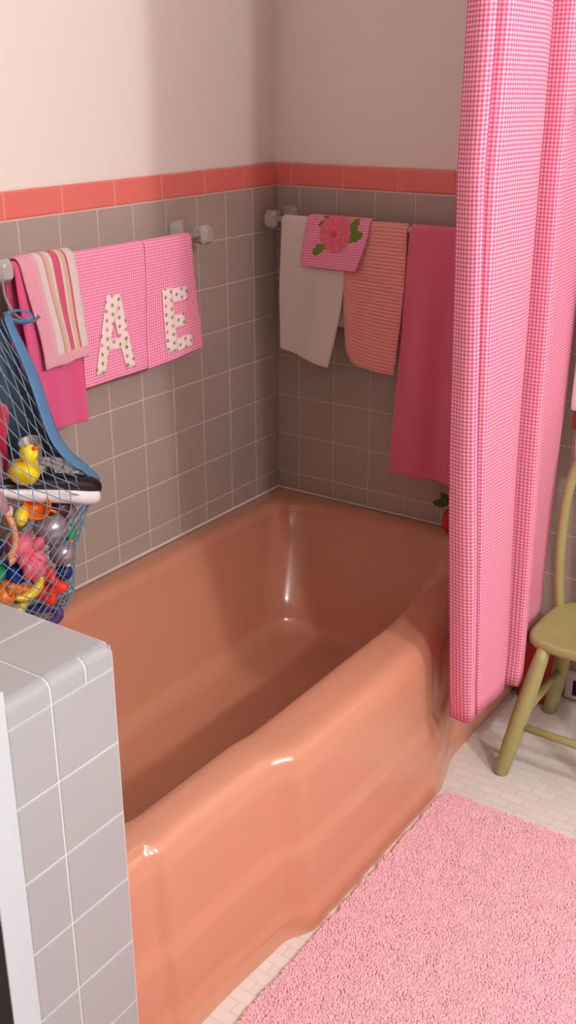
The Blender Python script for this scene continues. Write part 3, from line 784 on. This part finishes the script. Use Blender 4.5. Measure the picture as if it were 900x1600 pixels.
for k, (dy, l) in enumerate(((-.005, .011), (-.0018, .013), (.0015, .0125), (.005, .010))):
    tube(bm, [h0+Vector((.001, dy*.8, -.004)), h0+Vector((.003, dy*1.2, -.004-l*.5)), h0+Vector((.002, dy*1.4, -.004-l))], [.0021, .0019, .0013], 8)
tube(bm, [h0+Vector((0, .004, .002)), h0+Vector((.002, .010, -.002)), h0+Vector((.002, .012, -.007))], [.0024, .002, .0014], 8)
obj('arm', bm, X['skin'], dl)
bb = toy('toy_block', (.244, -1.166, .625), 'blue plastic block under the coral creature', 'block')
bm = bmesh.new(); box(bm, (.222, -1.19, .607), (.262, -1.146, .645), .005); obj('block_body', bm, X['blue'], bb)
bm = bmesh.new()
for k in range(3): tube(bm, [(.262, -1.181+.013*k, .628), (.267, -1.181+.013*k, .628)], .0045, 12)
obj('studs', bm, X['blue'], bb)
simple('toy_ball', (.236, -1.21, .685), (.022, .022, .022), X['navy'], 'navy blue ball behind the doll arm at the left edge', cat='ball')
simple('toy_ball', (.236, -1.21, .637), (.021, .021, .021), X['green'], 'green ball at the left edge above the orange mould', cat='ball')
# orange hand-shaped mould
om = toy('sand_mould', (.25, -1.19, .605), 'orange ridged sand mould at the bottom left of the net bag', 'toy')
bm = bmesh.new(); blob(bm, (.247, -1.20, .596), (.020, .030, .022), (.3, 0, .6)); obj('palm', bm, X['orange'], om)
for k in range(4):
    bm = bmesh.new(); a = Vector((.262, -1.205+.014*k, .598-.005*k)); b = a+Vector((.010, .004, .024-.003*k)); tube(bm, [a, a.lerp(b, .5), a.lerp(b, .85), b], [.0075, .008, .0075, .004], 12); obj('ridge', bm, X['orange'], om)
yr_ = toy('toy_ring', (.268, -1.165, .605), 'yellow plastic crescent beside the orange mould', 'toy')
bm = bmesh.new(); tube(bm, [Vector((.272, -1.178, .622))+Vector((.008*math.cos(a), .044*math.cos(a)*.8, .034*math.sin(a)-.002)) for a in [-2.1+2.2*i/16 for i in range(17)]], [.003+.007*math.sin(PI*i/16) for i in range(17)], 12); obj('ring_body', bm, X['yellow'], yr_)
# red foam puzzle shape
rd = toy('foam_shape', (.262, -1.118, .585), 'red foam puzzle shape at the bottom right of the net bag', 'toy')
bm = bmesh.new(); N = 72; outl = []
for i in range(N):
    a = 2*PI*i/N; r = .031*(1+.22*math.cos(5*a+.4)+.05*math.cos(3*a)); outl.append((r*math.cos(a), r*math.sin(a)))
rv = Vector((.824, .566, 0)); up_ = Vector((-.25, .2, .95)).normalized(); nn = rv.cross(up_).normalized()
c0 = Vector((.264, -1.118, .583)); ringsr = []
for off_, k in ((-.011, .0), (-.011, .9), (-.008, 1), (.008, 1), (.011, .92), (.011, .22), (.004, .2), (.004, 0)):
    ringsr.append([bm.verts.new(c0+rv*x*max(k, .001)+up_*y*max(k, .001)+nn*off_) for x, y in outl])
for a, b in zip(ringsr, ringsr[1:]):
    for k in range(N): bm.faces.new((a[k], a[(k+1) % N], b[(k+1) % N], b[k]))
obj('foam_body', bm, X['red'], rd)
sh_ = toy('toy_shell', (.236, -1.17, .552), 'pale yellow shell under the yellow crescent', 'toy')
bm = bmesh.new(); blob(bm, (.240, -1.17, .556), (.018, .026, .014), (.4, 0, .5), 48, 16, fn=lambda p: p*(1+.06*math.cos(14*math.atan2(p.y, p.x)))); obj('shell_body', bm, X['lemon'], sh_)
pf = toy('foam_ring', (.238, -1.11, .505), 'purple foam ring at the very bottom of the net bag', 'toy')
bm = bmesh.new(); tube(bm, [Vector((.232, -1.112, .507))+Vector((.022*math.cos(a), .030*math.cos(a)*.9+.006*math.sin(a), .017*math.sin(a))) for a in [2*PI*i/28 for i in range(29)]], .0095, 12, False); obj('ring_body', bm, X['purple'], pf)
simple('toy_ball', (.258, -1.068, .590), (.017, .017, .017), X['navy'], 'small navy ball under the smaller silver ball', cat='ball')
bt = toy('shampoo_bottle', (.235, -1.19, .835), 'pink tinted clear bottle beside the doll in the net bag', 'bottle')
bm = bmesh.new(); tube(bm, [(.228, -1.182, .795), (.228, -1.182, .80), (.230, -1.180, .85), (.231, -1.179, .862)], [.014, .017, .017, .010], 18); obj('bottle_body', bm, X['bottle'], bt)
bm = bmesh.new(); tube(bm, [(.231, -1.179, .861), (.232, -1.178, .880)], .0095, 16); obj('cap', bm, X['white'], bt)
rc_ = bmesh.new(); rr_ = random.Random(3)
def clothpt(u, v): return Vector((.205+.015*math.sin(6*u+2*v), -1.155+.05*(u-.5)+.004*math.sin(9*v), .80+.13*v+.01*math.sin(4*u)))
rc_.free()
oc = grid_mesh('washcloth', clothpt, 14, 18, X['redcloth'], None, None, .004, 1); tag(oc, 'crumpled red cloth at the top of the net bag behind the mesh', 'cloth')

# ------------------------------------------------------------------ lights
def lamp(loc, e, r, col):
    l = bpy.data.lights.new('vanity_light', 'POINT'); l.energy = e; l.shadow_soft_size = r; l.color = col
    o = bpy.data.objects.new('vanity_light', l); C.objects.link(o); o.location = loc
lamp((2.74, -1.17, 2.0), 66, .07, (.95, .97, .98))
lamp((2.74, -2.00, 2.0), 66, .05, (.95, .97, .98))
w = bpy.data.worlds.new('World'); bpy.context.scene.world = w; w.use_nodes = True
w.node_tree.nodes['Background'].inputs[0].default_value = (.9, .8, .78, 1); w.node_tree.nodes['Background'].inputs[1].default_value = .3

# ------------------------------------------------------------------ camera
cam = bpy.data.cameras.new('Camera'); co = bpy.data.objects.new('Camera', cam); C.objects.link(co)
cam.sensor_fit = 'VERTICAL'; cam.sensor_height = 24; cam.lens = 24*1689.9/1600; cam.clip_start = .02
co.location = (1.64715, -2.34291, 1.195+.25241)
co.rotation_euler = (1.1891259, .0027878, .6020648)
sc = bpy.context.scene; sc.camera = co
sc.view_settings.view_transform = 'Standard'; sc.view_settings.look = 'None'; sc.view_settings.exposure = 0
sc.cycles.use_denoising = True; sc.cycles.max_bounces = 8; sc.cycles.caustics_reflective = False; sc.cycles.caustics_refractive = False
